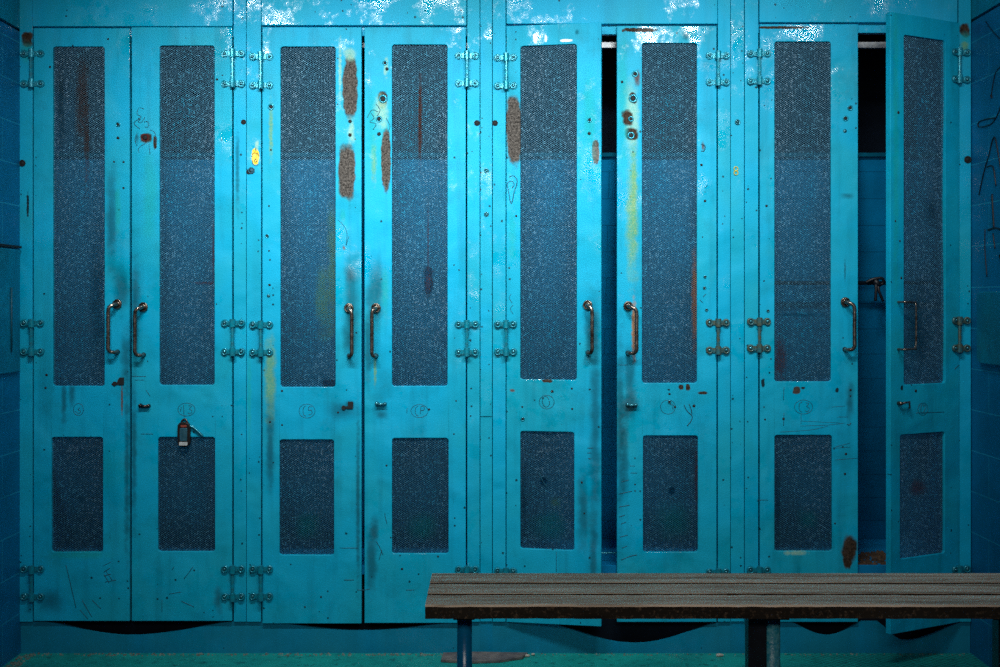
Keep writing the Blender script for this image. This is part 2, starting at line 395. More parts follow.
# ------------------------------------------------------------ expanded-metal mesh
def mesh_panel(x0, x1, z0, z1, y, mat, parent, seed):
    rnd = random.Random(seed)
    cw, ch, t = .0100, .0066, .00080
    nx = int((x1 - x0) / (cw / 2)) + 1; nz = int((z1 - z0) / (ch / 2)) + 1
    vs = []; fs = []
    ph1, ph2 = rnd.random() * 6, rnd.random() * 6
    for j in range(nz):
        base = len(vs)
        for i in range(nx + 1):
            xx = min(x0 + i * cw / 2, x1)
            up = (i + j) % 2
            zz = z0 + j * ch / 2 + (ch / 2 if up else 0)
            zz = min(zz, z1)
            yy = y + .0022 * math.sin(xx * 37 + ph1) * math.sin(zz * 9 + ph2) + (.0012 if up else 0)
            vs.append((xx, yy - .0008, zz + t)); vs.append((xx, yy - .0002, zz - t)); vs.append((xx, yy + .0014, zz - t * .6))
        for i in range(nx):
            a = base + i * 3; c = a + 3
            fs.append((a, a + 1, c + 1, c)); fs.append((a + 1, a + 2, c + 2, c + 1))
    me = bpy.data.meshes.new('mesh_panel'); me.from_pydata(vs, [], fs)
    return link('mesh_panel', me, mat, parent)

def rounded(x0, x1, z0, z1, r, n=5):
    out = []
    for cx, cz, a0 in ((x1 - r, z1 - r, 0), (x0 + r, z1 - r, 90), (x0 + r, z0 + r, 180), (x1 - r, z0 + r, 270)):
        for k in range(n + 1):
            a = math.radians(a0 + 90 * k / n); out.append((cx + r * math.cos(a), cz + r * math.sin(a)))
    return out
def door_sheet(outer, holes, y0, y1):
    bm = bmesh.new(); edges = []
    for lp in [outer] + holes:
        vs = [bm.verts.new((x, y0, z)) for x, z in lp]
        for k in range(len(vs)): edges.append(bm.edges.new((vs[k], vs[(k + 1) % len(vs)])))
    bmesh.ops.triangle_fill(bm, edges=edges, use_beauty=True)
    r = bmesh.ops.extrude_face_region(bm, geom=bm.faces[:])
    for e in r['geom']:
        if isinstance(e, bmesh.types.BMVert): e.co.y = y1
    bmesh.ops.recalc_face_normals(bm, faces=bm.faces)
    me = bpy.data.meshes.new('door'); bm.to_mesh(me); bm.free(); return me

TD = .019       # door thickness
YF = -.013      # door front
def make_door(L_, hinge, free, s, theta, top, bot, win, low, stains, handle, latch=None, oval=None, marks=(), holes=(), mesh_stains_glow=(), seed=0, hside=1):
    """all numbers are picture pixels measured on the locker front; D() turns them into the door's own coordinates"""
    th = math.radians(theta); hx = X(hinge)
    piv = empty('door_pivot', (0, 0, 0))
    def D(px, py):
        k = (px - 500) * S * 1.0
        yo = -YF
        u = (k * (1 - yo / D0) - hx) / (s * math.cos(th) + k * math.sin(th) / D0)
        return (s * u, H0 + (300 - py) * S * (1 - (yo + u * math.sin(th)) / D0))
    bpy.data.objects.remove(piv)
    fx, _ = D(free, 300)
    x0 = s * .0035; zt = Z(top); zb = Z(bot)
    xa, xb = sorted((x0, fx))
    def rect(w_, r=.010):
        (a, t1), (c, b1) = D(w_[0], w_[1]), D(w_[2], w_[3])
        return (min(a, c), max(a, c), b1, t1)
    W1, W2 = rect(win), rect(low)
    me = door_sheet([(xa, zb), (xb, zb), (xb, zt), (xa, zt)], [rounded(*W1, .009), rounded(*W2, .009)], YF, YF + TD)
    lst = []
    for (px, py, rx, rz, kind) in stains:
        q = D(px, py); lst.append((q[0], q[1], rx * S, rz * S, kind))
    lst2 = []
    for (px, py, rx, rz, kind) in mesh_stains_glow:  # mesh stains, plus teal ovals painting the lit floor shelf behind
        q = D(px, py); lst2.append((q[0], q[1], rx * S, rz * S, kind))
    mat = paint('door paint', lst, off=seed * 2.31 + .4, chips=.95, dirt=1.0)
    d = link('door', me, mat, L_, bevel=.0016)
    d.location = (hx - L_.location.x, 0, -L_.location.z)
    d.rotation_euler = (0, 0, -s * th)
    mm = strand_mat('mesh metal', lst2)
    for k, W in enumerate((W1, W2)):
        mesh_panel(W[0] - .003, W[1] + .003, W[2] - .003, W[3] + .003, YF + .008, mm, d, seed * 2 + k)
    # handle
    if handle:
        hx_, hy_, bx_, by_ = handle
        (ax, az), (bx, bz) = D(hx_, hy_), D(bx_, by_)
        if s == -1 and theta > 20:
            dx = D(bx_ , hy_)[0]
            h = MB(); pts = [(ax, YF, az), (ax, YF - .018, az), (ax + .006, YF - .028, az), (dx - .008, YF - .03, az - .002), (dx, YF - .03, az - .012),
                             (dx, YF - .03, bz + .012), (dx - .008, YF - .03, bz + .002), (ax + .006, YF - .028, bz), (ax, YF - .018, bz), (ax, YF, bz)]
            h.tube(smooth_pts(pts, 4), .0036, 8)
            h.build('handle', M_chrome, d, True)['label'] = 'bent bare steel wire handle'
        else:
            h = MB()
            dx = D(bx_, hy_)[0]; yh = YF - .034
            pts = [(ax, YF, az), (ax, YF - .016, az - .001), (ax * .7 + dx * .3, YF - .029, az - .003), (dx * .85 + ax * .15, yh, az - .011), (dx, yh, az - .026), (dx, yh, az - .05),
                   (dx, yh, bz + .03), (dx, yh, bz + .012), (dx * .7 + ax * .3, yh + .003, bz + .002), (ax * .75 + dx * .25, YF - .026, bz), (ax, YF - .012, bz), (ax, YF, bz)]
            h.tube(smooth_pts(pts, 4), .0062, 10)
            ho = h.build('handle', M_chrome if seed not in (0,) else M_chrome, d, True)
            q = MB(); q.disc((ax, az), .0135, YF - .004, YF, 24, .012); q.ring((ax, YF - .005, az), .0125, .0030, 24, 8)
            q.ring((ax, YF - .006, az), .0065, .0020, 16, 6)
            q.build('rosette', M_chrome, ho, True)
            q = MB(); q.disc((ax, bz), .0085, YF - .005, YF, 16, .006); q.build('foot_mount', M_chrome2, ho, True)
    if latch:
        kind, lx, ly = latch; (cx, cz) = D(lx, ly)
        q = MB()
        if kind == 'peg':
            q.tube([(cx - .013, YF - .010, cz), (cx + .013, YF - .010, cz)], .0045, 10)
            q.disc((cx - .013, cz + .002), .0065, YF - .016, YF, 12, .005); q.disc((cx + .013, cz + .001), .006, YF - .014, YF, 12, .0045)
            q.build('latch', M_chrome2 if seed < 2 else M_screw, d, True)
        elif kind == 'arm':
            q.tube([(cx - .016, YF - .012, cz), (cx + .020, YF - .012, cz + .003), (cx + .020, YF - .012, cz - .018)], .0035, 8)
            q.disc((cx - .016, cz), .006, YF - .016, YF, 12, .005)
            q.build('latch', M_chrome, d, True)
        else:
            q.box(cx - .006, cx + .010, YF - .004, YF + .001, cz - .008, cz + .014); q.disc((cx - .020, cz - .005), .007, YF - .004, YF + .001, 10); q.box(cx - .02, cx, YF - .003, YF, cz - .008, cz - .001)
            q.build('latch', M_hole, d)
    # small round holes / bolts
    for (px, py, r, kind) in holes:
        cx, cz = D(px, py); r *= S
        r *= .85
        q = MB(); q.disc((cx, cz), r * (.72 if kind == 'ring' else .9), YF - .0012, YF, 14, r * .6); nf = len(q.f)
        if kind == 'ring': q.ring((cx, YF - .0010, cz), r * 1.0, r * .30, 16, 6)
        o = q.build('bolt_hole' if kind != 'bolt' else 'bolt', M_hole if kind != 'bolt' else M_screw, d, True)
        if kind == 'ring':
            o.data.materials.append(M_hinge)
            for p in o.data.polygons[nf:]: p.material_index = 1
    # scratched number in an oval, and loose scribbles
    if oval:
        (cx, cz) = D(oval[0], oval[1]); ra, rb = oval[2] * S, oval[3] * S
        q = MB(); q.ring((cx, YF, cz), 1.0, .0009, 28, 5, ra, rb)
        for st in oval[4]:
            q.tube(smooth_pts([(cx + a * ra, YF, cz + b_ * rb) for a, b_ in st], 5), .0010, 5)
        q.build('scratched_number', M_ink, d, True)
    if marks:
        for (r, st) in marks:
            q = MB(); p3 = []
            for a, b_ in st:
                c_ = D(a, b_); p3.append((c_[0], YF, c_[1]))
            q.tube(smooth_pts(p3, 4), r * S, 5)
            q.build('scratch_mark', M_ink, d, True)
    return d

def base_plate(L_, a, b_, sag, y=-.001):
    """kick plate whose top edge sags between two points"""
    pts = [(X(a), 0.0), (X(b_), 0.0), (X(b_), Z(621.5))]
    for (p0, pm, p1, dep) in reversed(sag):
        m = 14
        seg = []
        for k in range(m + 1):
            t = k / m; px = p0 + (p1 - p0) * t
            tm = (pm - p0) / (p1 - p0)
            u = t / tm if t < tm else (1 - t) / (1 - tm)
            seg.append((X(px), Z(621.5 + dep * math.sin(u * math.pi / 2) ** 1.3)))
        pts += list(reversed(seg))
    pts.append((X(a), Z(621.5)))
    lx, lz = L_.location.x, L_.location.z
    pts = [(x - lx, z - lz) for x, z in pts]
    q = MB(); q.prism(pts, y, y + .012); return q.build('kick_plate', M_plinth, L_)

def make_locker(name_label, a, b_, ha, hb, hdr, sag, frame_stains=(), HB=26.5):
    """a,b_: outer edges; ha,hb: hinge lines of the doors"""
    L_ = empty('locker', ((X(a) + X(b_)) / 2, 0, 0))
    tag(L_, name_label, 'locker', 'row of turquoise lockers')
    ox = L_.location.x
    def bx(x0, x1, y0, y1, z0, z1, name, mat, bevel=.0008):
        return MB().box(x0 - ox, x1 - ox, y0, y1, z0, z1).build(name, mat, L_, bevel=bevel)
    fs = [(X(px) - ox, Z(py), rx * S, rz * S, k) for px, py, rx, rz, k in frame_stains]
    mf = paint('frame paint', fs, off=a * .013, chips=1.9, dirt=.4)
    top = Z(-62)
    bx(X(a) + .0008, X(ha) - .0012, -.010, .030, Z(621), top, 'stile', mf)
    bx(X(hb) + .0012, X(b_) - .0008, -.010, .030, Z(621), top, 'stile', mf)
    bx(X(hdr[0]) + .0012, X(hdr[1]) - .0012, -.018, .03, Z(HB), top, 'header_panel', mf, .002)
    bx(X(ha), X(hb), .004, .03, Z(HB + 9), Z(HB - 1), 'top_rail', mf)
    bx(X(ha), X(hb), .06, .075, Z(44), Z(38), 'door_track', M_rail)
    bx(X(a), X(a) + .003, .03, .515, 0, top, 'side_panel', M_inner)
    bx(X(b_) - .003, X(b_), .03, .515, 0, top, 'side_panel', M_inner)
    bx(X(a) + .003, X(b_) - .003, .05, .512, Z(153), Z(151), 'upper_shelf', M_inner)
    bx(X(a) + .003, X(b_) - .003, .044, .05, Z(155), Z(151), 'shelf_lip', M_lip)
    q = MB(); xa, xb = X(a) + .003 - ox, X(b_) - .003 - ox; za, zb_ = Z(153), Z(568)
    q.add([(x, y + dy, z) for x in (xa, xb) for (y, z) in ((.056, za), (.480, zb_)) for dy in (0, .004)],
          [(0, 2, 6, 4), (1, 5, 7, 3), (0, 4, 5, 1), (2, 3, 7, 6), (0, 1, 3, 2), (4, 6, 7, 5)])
    q.build('light_catch_slope', M_light_catch, L_)  # added sheet, tilted to catch lamp light: bright above, dim below
    bx(X(a) + .003, X(b_) - .003, .500, .512, Z(150), top - .01, 'shade_backing', M_shade_and_rail)  # black panel paints the shade of the upper compartment
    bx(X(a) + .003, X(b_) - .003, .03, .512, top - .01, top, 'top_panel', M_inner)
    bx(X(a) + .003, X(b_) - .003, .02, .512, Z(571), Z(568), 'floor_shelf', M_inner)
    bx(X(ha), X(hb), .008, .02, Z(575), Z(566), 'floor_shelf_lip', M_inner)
    bx(X(a) + .003, X(b_) - .003, .035, .045, .002, Z(576), 'gap_shade_board', M_shade_and_rail)  # added black board that keeps the gaps under the doors dark
    base_plate(L_, a, b_, sag)
    return L_

C_ = [(.15, .62), (-.25, .7), (-.45, .0), (-.25, -.65), (.1, -.6)]
C2 = [(-.15, .75), (-.42, .5), (-.5, 0), (-.42, -.5), (-.15, -.75)]
LP = [(-.3, .75), (-.55, .3), (-.55, -.3), (-.3, -.75)]
N3 = [(.25, .6), (.6, .5), (.35, .1), (.65, -.2), (.45, -.65), (.15, -.5)]
N5 = [(.6, .6), (.25, .6), (.2, .15), (.55, .1), (.6, -.4), (.2, -.55)]
NP = [(.1, -.4), (.15, .3), (.2, .7), (.55, .65), (.5, .15), (.2, .1)]
N2 = [(.1, .4), (.4, .7), (.6, .3), (.1, -.6), (.7, -.6)]
def hinges(L_, hpx, s, th, mats=(0, 0, 0), ys=((54.5, 84.5), (323, 351.5), (568, 595.5))):
    for k, (a, b_) in enumerate(ys):
        make_hinge(X(hpx) - L_.location.x, Z((a + b_) / 2), s, math.radians(th), L_, (M_hinge, M_hingerust)[mats[k]], (b_ - a) / 2 * S, 0)

# locker 1
A = make_locker('turquoise double locker against the tiled left wall, padlock on its right door', 20.5, 247, 34, 234, (34, 234),
                [(45, 130, 232, 14)], [(28, 40, 6, 9, 'rustd'), (28, 52, 8, 14, 'teal'), (238, 170, 3, 60, 'grime_shade'), (29, 205, 1.5, 14, 'black')], 27.5)
make_door(A, 34, 129.6, 1, 0, 29, 620, (53, 46.5, 104.5, 386), (51.5, 437, 103, 552),
          [(112, 220, 8, 70, 'grime_shade'), (122, 288, 12, 30, 'grime_shade'), (127, 470, 4, 130, 'grime_shade'), (126, 360, 8, 40, 'grime_shade'), (64, 400, 4, 34, 'grime_shade'), (72, 395, 5, 18, 'grime_shade'),
           (121, 382, 4, 4, 'rustd'), (118, 205, 4, 40, 'teal'), (80, 555, 40, 6, 'teal'), (50, 600, 18, 18, 'grime_shade'), (122, 400, 1.5, 20, 'brown')],
          (117.5, 304, 111.5, 352), ('hole', 121, 382), (78.5, 409.5, 5, 6, [[(.3, .3), (-.1, .0), (.4, -.3), (.0, -.7), (-.6, -.3)]]),
          marks=[(.35, [(66, 565), (70, 582), (76, 608)]), (.3, [(103, 566), (111, 562)]), (.4, [(104, 572), (110, 568)]), (.4, [(104, 576), (111, 574)]), (.4, [(105, 582), (116, 580)]),
                 (.3, [(82, 600), (90, 614)]), (.3, [(84, 604), (92, 617)]), (.3, [(80, 610), (88, 619)]), (.3, [(92, 600), (101, 609)]), (.3, [(106, 571), (112, 580)]), (.3, [(104, 574), (109, 583)])],
          holes=[(118, 124.5, 2.2, 'ring'), (118, 138, 2, 'hole'), (114, 162, 1.3, 'hole'), (123.5, 162, 1.5, 'hole'), (123.5, 188, 1.5, 'hole'), (108, 39, 1.3, 'hole'),
                 (46.5, 375, 1.8, 'hole'), (45.5, 388, 1.6, 'hole'), (50, 67, 1.6, 'hole'), (112.5, 384.5, 1.4, 'hole')],
          mesh_stains_glow=[(82, 100, 9, 60, 'streak'), (86, 150, 3.5, 60, 'streak'), (60, 110, 5, 60, 'grime_shade'), (96, 300, 9, 90, 'grime_shade'), (80, 500, 4, 5, 'grime_shade')], seed=0)
make_door(A, 234, 131.6, -1, 0, 28, 620, (159.5, 45.5, 214.5, 385), (158, 437, 215, 551.5),
          [(146, 138, 7, 6, 'rustd'), (145, 137.5, 4.5, 4.2, 'redb'), (135, 300, 7, 55, 'grime_shade'), (134, 450, 4, 110, 'grime_shade'), (150, 200, 10, 60, 'teal'), (155, 142, 2, 8, 'rustd'), (218, 600, 6, 20, 'grime_shade'), (137, 138, 3, 8, 'grime_shade')],
          (143.5, 307, 138, 355), ('peg', 145, 406), (186.5, 409.5, 8.5, 6.5, [[(-.35, .7), (-.3, -.75)], [(-.6, .4), (-.7, -.3)], N3]),
          marks=[(.35, [(144, 109), (139, 108), (137, 114), (141, 117), (134, 123), (140, 129)]), (.35, [(141, 119), (138, 122), (142, 122), (145, 117)]),
                 (.35, [(144, 122), (148, 122), (148, 127), (144, 127)]), (.35, [(146, 143), (139, 148), (139, 153)]), (.35, [(149, 144), (150, 155)]), (.35, [(137, 134), (135, 140), (137, 146)]),
                 (.35, [(150, 130), (155, 133), (155, 144)]), (.35, [(184, 579), (193, 567)]), (.3, [(172, 570), (174, 567)]), (.3, [(169, 594), (181, 592)]), (.35, [(181, 601), (194, 607)]), (.3, [(162, 600), (162, 612)]),
                 (.35, [(132, 376.5), (146, 376.5)]), (.3, [(135, 380), (144, 380)]), (.35, [(141, 434), (153, 434)]), (.3, [(181, 430), (182, 437)]), (.3, [(146, 390), (150, 396)])],
          holes=[(145, 137.5, 3.4, 'hole'), (217, 79.5, 1.6, 'hole'), (139, 119, 1.3, 'hole'), (216.5, 304, 1, 'bolt')],
          mesh_stains_glow=[(213, 250, 2, 40, 'brown'), (205, 283, 16, 2, 'brown')], seed=1)
hinges(A, 34, 1, 0); hinges(A, 234, -1, 0)
# locker 2
Bk = make_locker('turquoise double locker with long rust patches on both closed doors, second from the left wall', 247, 480, 262, 467, (262, 467),
                 [(264, 362, 463, 9)], [(256, 157, 4, 9, 'yellow'), (257, 146, 3, 7, 'pale'), (250, 400, 3, 60, 'teal')], 26.5)
make_door(Bk, 262, 361.5, 1, 0, 28, 622.5, (280.5, 46.5, 335.5, 387), (279.5, 439.5, 334, 555),
          [(350, 88, 12, 40, 'teal'), (347, 172, 12, 36, 'teal'), (350, 88, 8.2, 35, 'rust'), (351, 130, 5, 16, 'pale'), (346.5, 172, 9.5, 30, 'rust'), (350, 55, 8, 9, 'pale'), (352, 300, 11, 55, 'grime_shade'), (350, 275, 8, 14, 'grime_shade'), (345, 410, 22, 14, 'grime_shade'), (350, 405, 6, 6, 'grime_shade'),
           (271, 130, 3, 40, 'green'), (270, 380, 7, 60, 'green'), (270, 450, 6, 60, 'grime_shade'), (349, 340, 9, 22, 'grime_shade'), (343, 216, 4, 10, 'teal'), (344, 248, 1.6, 3, 'brown'), (358, 500, 3, 120, 'grime_shade'), (340, 70, 2, 40, 'pale')],
          (349, 308, 353, 356), ('hole', 350, 406), (307, 411, 8, 7, [C2, N5]),
          marks=[(.3, [(338, 220), (344, 226), (347, 234), (346, 245)]), (.3, [(349, 236), (346, 246)]), (.35, [(344, 580), (354, 580)]), (.3, [(357, 590), (365, 590)]), (.3, [(340, 548), (358, 548)])],
          holes=[(271, 107, 3, 'ring'), (271, 150, 1.3, 'hole'), (350, 121.5, 2.4, 'hole'), (350, 135, 2.4, 'hole'), (269, 206, 1.2, 'hole'), (267, 236, 1.8, 'ring'), (269, 251, 1.2, 'hole'), (270, 260, 1.2, 'hole'),
                 (269.5, 285, 1.7, 'hole'), (268.5, 296, 2.3, 'bolt'), (338, 412.5, 1.4, 'hole'), (282, 391, 1.5, 'hole'), (270, 422, 1.4, 'hole'), (282, 425, 1.2, 'hole'), (321, 597, 1.4, 'hole'), (305, 607, 1.2, 'hole')],
          mesh_stains_glow=[(333, 270, 9, 90, 'green'), (322, 300, 9, 50, 'green'), (330, 385, 10, 6, 'rustd'), (307, 525, 18, 17, 'teal')], seed=2)  # teal oval: glow of the lit floor shelf painted on the mesh
make_door(Bk, 467, 364.5, -1, 0, 28, 622, (392, 44.5, 447.5, 386), (392, 438, 448.5, 553.5),
          [(384, 150, 9, 44, 'teal'), (386, 160, 5.5, 34, 'rust'), (383, 100, 5.5, 10, 'rustd'), (380, 112, 9, 20, 'pale'), (386, 68, 3, 12, 'pale'), (374, 160, 4, 30, 'green'), (372, 130, 8, 60, 'teal'),
           (375, 292, 12, 42, 'grime_shade'), (368, 340, 5, 60, 'grime_shade'), (375, 530, 6, 16, 'grime_shade'), (372, 560, 7, 50, 'grime_shade'), (381, 415, 12, 8, 'grime_shade'), (375, 370, 2, 20, 'green'), (385, 290, 5, 30, 'teal')],  # oval low on the free edge paints a dent's shade; others are grime
          (376, 308, 373, 356), ('peg', 381, 404), (419.5, 411, 8.5, 6.5, [C2, NP]),
          marks=[(.4, [(371, 113), (374, 118), (370, 122), (376, 124), (373, 130)]), (.35, [(367, 118), (372, 110), (378, 112)]), (.4, [(376, 104), (380, 110), (377, 116)]), (.35, [(386, 118), (390, 126), (388, 132)]),
                 (.35, [(387, 524), (385, 516), (385, 513)]), (.35, [(383, 555), (380, 548), (376, 541)]), (.35, [(379, 560), (382, 550)]), (.3, [(407, 408), (407, 413)]), (.3, [(406, 590), (414, 590)]), (.3, [(364, 590), (370, 589)])],
          holes=[(385, 63, 2.3, 'ring'), (387, 69, 2.2, 'hole'), (383, 99, 4, 'ring'), (379, 119, 3, 'ring'), (379, 134, 2.6, 'hole'), (467.5, 153, 1, 'hole'), (429, 409.5, 1.6, 'hole'), (386.5, 465.5, 1.3, 'hole'), (454, 265, 1, 'hole'), (459, 270, 1, 'hole'),
                 (402, 569, 1.6, 'hole'), (438, 556.5, 1.2, 'hole'), (456, 401, 1.1, 'hole'), (454, 434, 1.1, 'hole')],
          mesh_stains_glow=[(420, 120, 2.6, 60, 'brown'), (428, 280, 5.5, 18, 'rustd'), (428, 240, 1.2, 45, 'brown'), (428, 283, 3, 12, 'brown'), (422, 528, 20, 18, 'teal')], seed=3)  # teal oval paints the lit shelf glow into the lower mesh
hinges(Bk, 262, 1, 0, ys=((57.5, 86), (324.5, 352), (568, 595))); hinges(Bk, 467, -1, 0, ys=((56.5, 84), (324, 352), (568.5, 596)))
# locker 3
Cc = make_locker('turquoise double locker with left door ajar and yellow-green stain down its right door', 492.5, 730, 506, 717, (506, 717),
                 [(545, 635, 722, 22)], [], 25)
make_door(Cc, 506, 602, 1, 10.5, 27, 621, (521, 46, 577.5, 380), (521, 431, 575, 550.5),
          [(536, 38, 2.5, 5.5, 'white'), (546.5, 38.5, 1.5, 4, 'white'), (567, 40.5, 7, 1.6, 'white'), (515, 131, 9, 37, 'rust'), (596.5, 152, 4, 13, 'rust'), (590, 120, 9, 60, 'teal'), (596, 420, 8, 160, 'grime_shade'), (592, 330, 9, 40, 'grime_shade'), (584, 510, 8, 60, 'grime_shade'), (594, 560, 6, 60, 'grime_shade'), (578, 32, 3, 4, 'grime_shade'), (513, 235, 6, 40, 'teal'), (548, 381, 6, 2, 'rustd'), (513, 390.5, 4, 2, 'brown')],
          (588.5, 305, 594, 353), None, (547.5, 402, 7.5, 6.8, [[(.3, .35), (-.1, .85), (-.55, .5), (-.55, -.2), (-.2, -.7), (.2, -.6), (.4, -.1), (.3, .15)]]),
          marks=[(.45, [(510, 177), (515, 176), (518, 182), (515, 192), (512, 204), (509, 190), (508, 184), (512, 181), (515, 184), (513, 188)]), (.35, [(588, 448), (594, 448)]), (.35, [(588, 453), (592, 453)]), (.35, [(589, 458), (592, 459)]),
                 (.3, [(512, 294), (510, 298), (513, 303)]), (.3, [(514, 305), (511, 309), (514, 314)]), (.3, [(557, 552), (557, 572)]), (.4, [(540, 473), (544, 482), (548, 487)])],
          holes=[(590.5, 120, 2.3, 'ring'), (590, 133.5, 2.2, 'hole'), (517, 216, 1.4, 'hole'), (510, 268, 1.2, 'hole'), (510.5, 279, 1.2, 'hole'), (553, 391.5, 1.9, 'hole'), (572.5, 388.5, 1.4, 'hole'), (523, 407, 1.4, 'hole'),
                 (573, 409, 1.4, 'hole'), (523.5, 419, 1.9, 'ring'), (582.5, 482.5, 1.4, 'hole'), (585, 513.5, 1.2, 'hole'), (511, 98, .8, 'hole')],
          mesh_stains_glow=[(544, 482, 4, 5, 'black'), (556, 503, 8, 8, 'green'), (550, 526, 22, 20, 'teal'), (524, 500, 4, 50, 'grime_shade')], seed=4)  # teal oval is painted glow from the lit shelf behind
make_door(Cc, 717, 617, -1, 0, 26.8, 621, (642, 43, 697, 383), (643, 435.5, 698, 552),
          [(631, 120, 9, 45, 'pale'), (632, 215, 8, 90, 'green'), (634, 190, 4, 60, 'green'), (634, 330, 3, 40, 'orange'), (632, 134, 7, 7, 'rustd'), (633, 98, 4.5, 6, 'rustd'), (637, 78, 4, 10, 'brown'), (623, 105, 7, 90, 'teal'), (628, 117, 7, 9, 'rustd'),
           (640, 30, 20, 2.5, 'rustd'), (620, 420, 6, 130, 'grime_shade'), (630, 405, 14, 14, 'grime_shade'), (625, 450, 6, 60, 'grime_shade'), (630, 380, 9, 50, 'grime_shade'), (686, 36, 5, 6, 'grime_shade'), (703, 146, 2, 5, 'brown'), (703, 393, 5, 2, 'rustd'), (681, 387, 3, 3, 'rustd'), (688, 387, 2.5, 4, 'rustd')],
          (628, 306, 635.5, 353), ('peg', 631.5, 405), (668, 407, 7.5, 7, [[(.0, .75), (.35, .35), (.7, .3), (.6, -.2), (.8, -.3)]]),
          marks=[(.5, [(684, 405), (687, 411), (692, 416), (691, 421), (687, 426)]), (.5, [(689, 404), (691, 409), (692, 414)]), (.5, [(701, 144), (705, 146), (704, 151), (701, 151)]),
                 (.3, [(621, 482), (629, 480)]), (.4, [(619, 494), (632, 491)]), (.35, [(619, 507), (630, 505)]), (.35, [(619, 517), (625, 515)]), (.35, [(621, 524), (626, 522)]), (.35, [(620, 537), (628, 535)]), (.35, [(622, 548), (627, 546)]), (.4, [(621, 560), (631, 556), (637, 555)]),
                 (.3, [(630, 466), (635, 466)]), (.3, [(630, 473), (637, 473)]), (.3, [(618, 365), (628, 365)]), (.35, [(705, 188), (708, 185)]), (.35, [(700, 300), (703, 303)]), (.35, [(703, 297), (706, 294)])],
          holes=[(635, 74, 3, 'ring'), (633, 98.5, 4, 'ring'), (631, 119, 2.6, 'ring'), (631, 135.5, 3.4, 'ring'), (622, 82, 1.7, 'hole'), (633, 152, 1, 'hole'), (705, 201, 1.8, 'hole'), (701.5, 165, 1.7, 'hole'), (702.5, 237, .9, 'hole'), (705, 277, 1.6, 'ring'), (704.5, 288, 1.6, 'ring'), (706.5, 310, 1.6, 'ring'),
                 (669.5, 394, 1.6, 'hole'), (669.5, 402, 1.7, 'ring'), (694, 406, 2, 'hole'), (675, 407, 1.6, 'hole'), (635, 484.5, 1.1, 'hole'), (635, 491, 1.1, 'hole'), (635, 458, 1, 'hole')],
          mesh_stains_glow=[(695, 300, 4, 60, 'orange'), (672, 491, 3.5, 5, 'black'), (697, 480, 3, 40, 'brown'), (672, 520, 24, 26, 'teal')], seed=5)  # teal oval is shelf light painted onto the strands
hinges(Cc, 506, 1, 10.5, ys=((58.5, 86.5), (324, 351.5), (570, 597))); hinges(Cc, 717, -1, 0, (0, 1, 0), ys=((56.5, 83), (322.5, 350), (571, 598)))
# locker 4
Dd = make_locker('turquoise double locker beside the right wall with its right door swung wide open', 744, 970, 758, 957, (758, 956),
                 [(790, 828, 862, 14), (878, 905, 962, 19)], [(964, 30, 6, 8, 'rustd'), (964, 40, 7, 12, 'teal'), (964, 48, 5, 8, 'green')], 23.5)
make_door(Dd, 758, 858, 1, 0, 25, 621, (774.5, 41.5, 831, 381.5), (774.5, 435, 832, 551),
          [(850, 548, 9.5, 16, 'rustd'), (847, 562, 5, 8, 'rustd'), (797, 390, 4.5, 4.5, 'rustd'), (803, 388, 2.5, 1.5, 'black'), (850, 400, 6, 30, 'grime_shade'), (845, 270, 1.4, 16, 'grime_shade'), (780, 27.5, 34, 1.6, 'rustd'), (848, 196, 8, 4, 'grime_shade'), (763, 383, 2, 5, 'black'), (837, 390, 2, 3, 'black'), (796, 553, 14, 3, 'pale')],
          (845, 302, 851.5, 349.5), None, (803.5, 407, 9, 7, [C2, N3]),
          marks=[(.35, [(784, 387), (783.5, 400)]), (.35, [(784, 413), (783.5, 426)]), (.25, [(801, 414), (801, 424)]), (.22, [(801, 421), (840, 423)]), (.22, [(800, 426), (828, 425), (845, 423)]), (.22, [(832, 407), (845, 406)]), (.22, [(837, 417), (848, 417)]), (.22, [(850, 443), (833, 448), (850, 447)]), (.22, [(835, 460), (858, 458)]),
                 (.22, [(780, 432), (810, 430), (828, 426)]), (.3, [(757, 500), (768, 500)]), (.5, [(847, 424), (849, 425), (851, 423)])],
          holes=[(845.5, 118.5, 2.6, 'ring'), (845, 131, 2.6, 'bolt'), (850, 108, 2.6, 'ring'), (856, 103.5, 1.2, 'hole'), (856, 128, 1.1, 'hole'), (766.5, 206, 1.7, 'hole'), (768, 311, 1.6, 'ring'), (772, 100, .9, 'hole'), (764, 281, 1, 'hole'), (764.5, 105.5, .8, 'hole'),
                 (850.5, 390, 1.5, 'hole'), (850.5, 396, 1.1, 'hole'), (783.5, 419, 1.7, 'hole'), (764, 407, 1, 'hole'), (765, 419.5, 1.3, 'hole'), (846, 454, 1.7, 'hole'), (845, 474, 1.6, 'hole'), (835, 523.5, 1.2, 'hole'), (771, 178.5, 1, 'hole'), (771, 359, 1, 'hole')],
          mesh_stains_glow=[(781, 360, 8, 26, 'brown'), (800, 315, 40, 3, 'grime_shade'), (778, 500, 4, 60, 'grime_shade'), (808, 520, 14, 14, 'teal')], seed=6)  # teal oval paints light from the floor shelf on the mesh
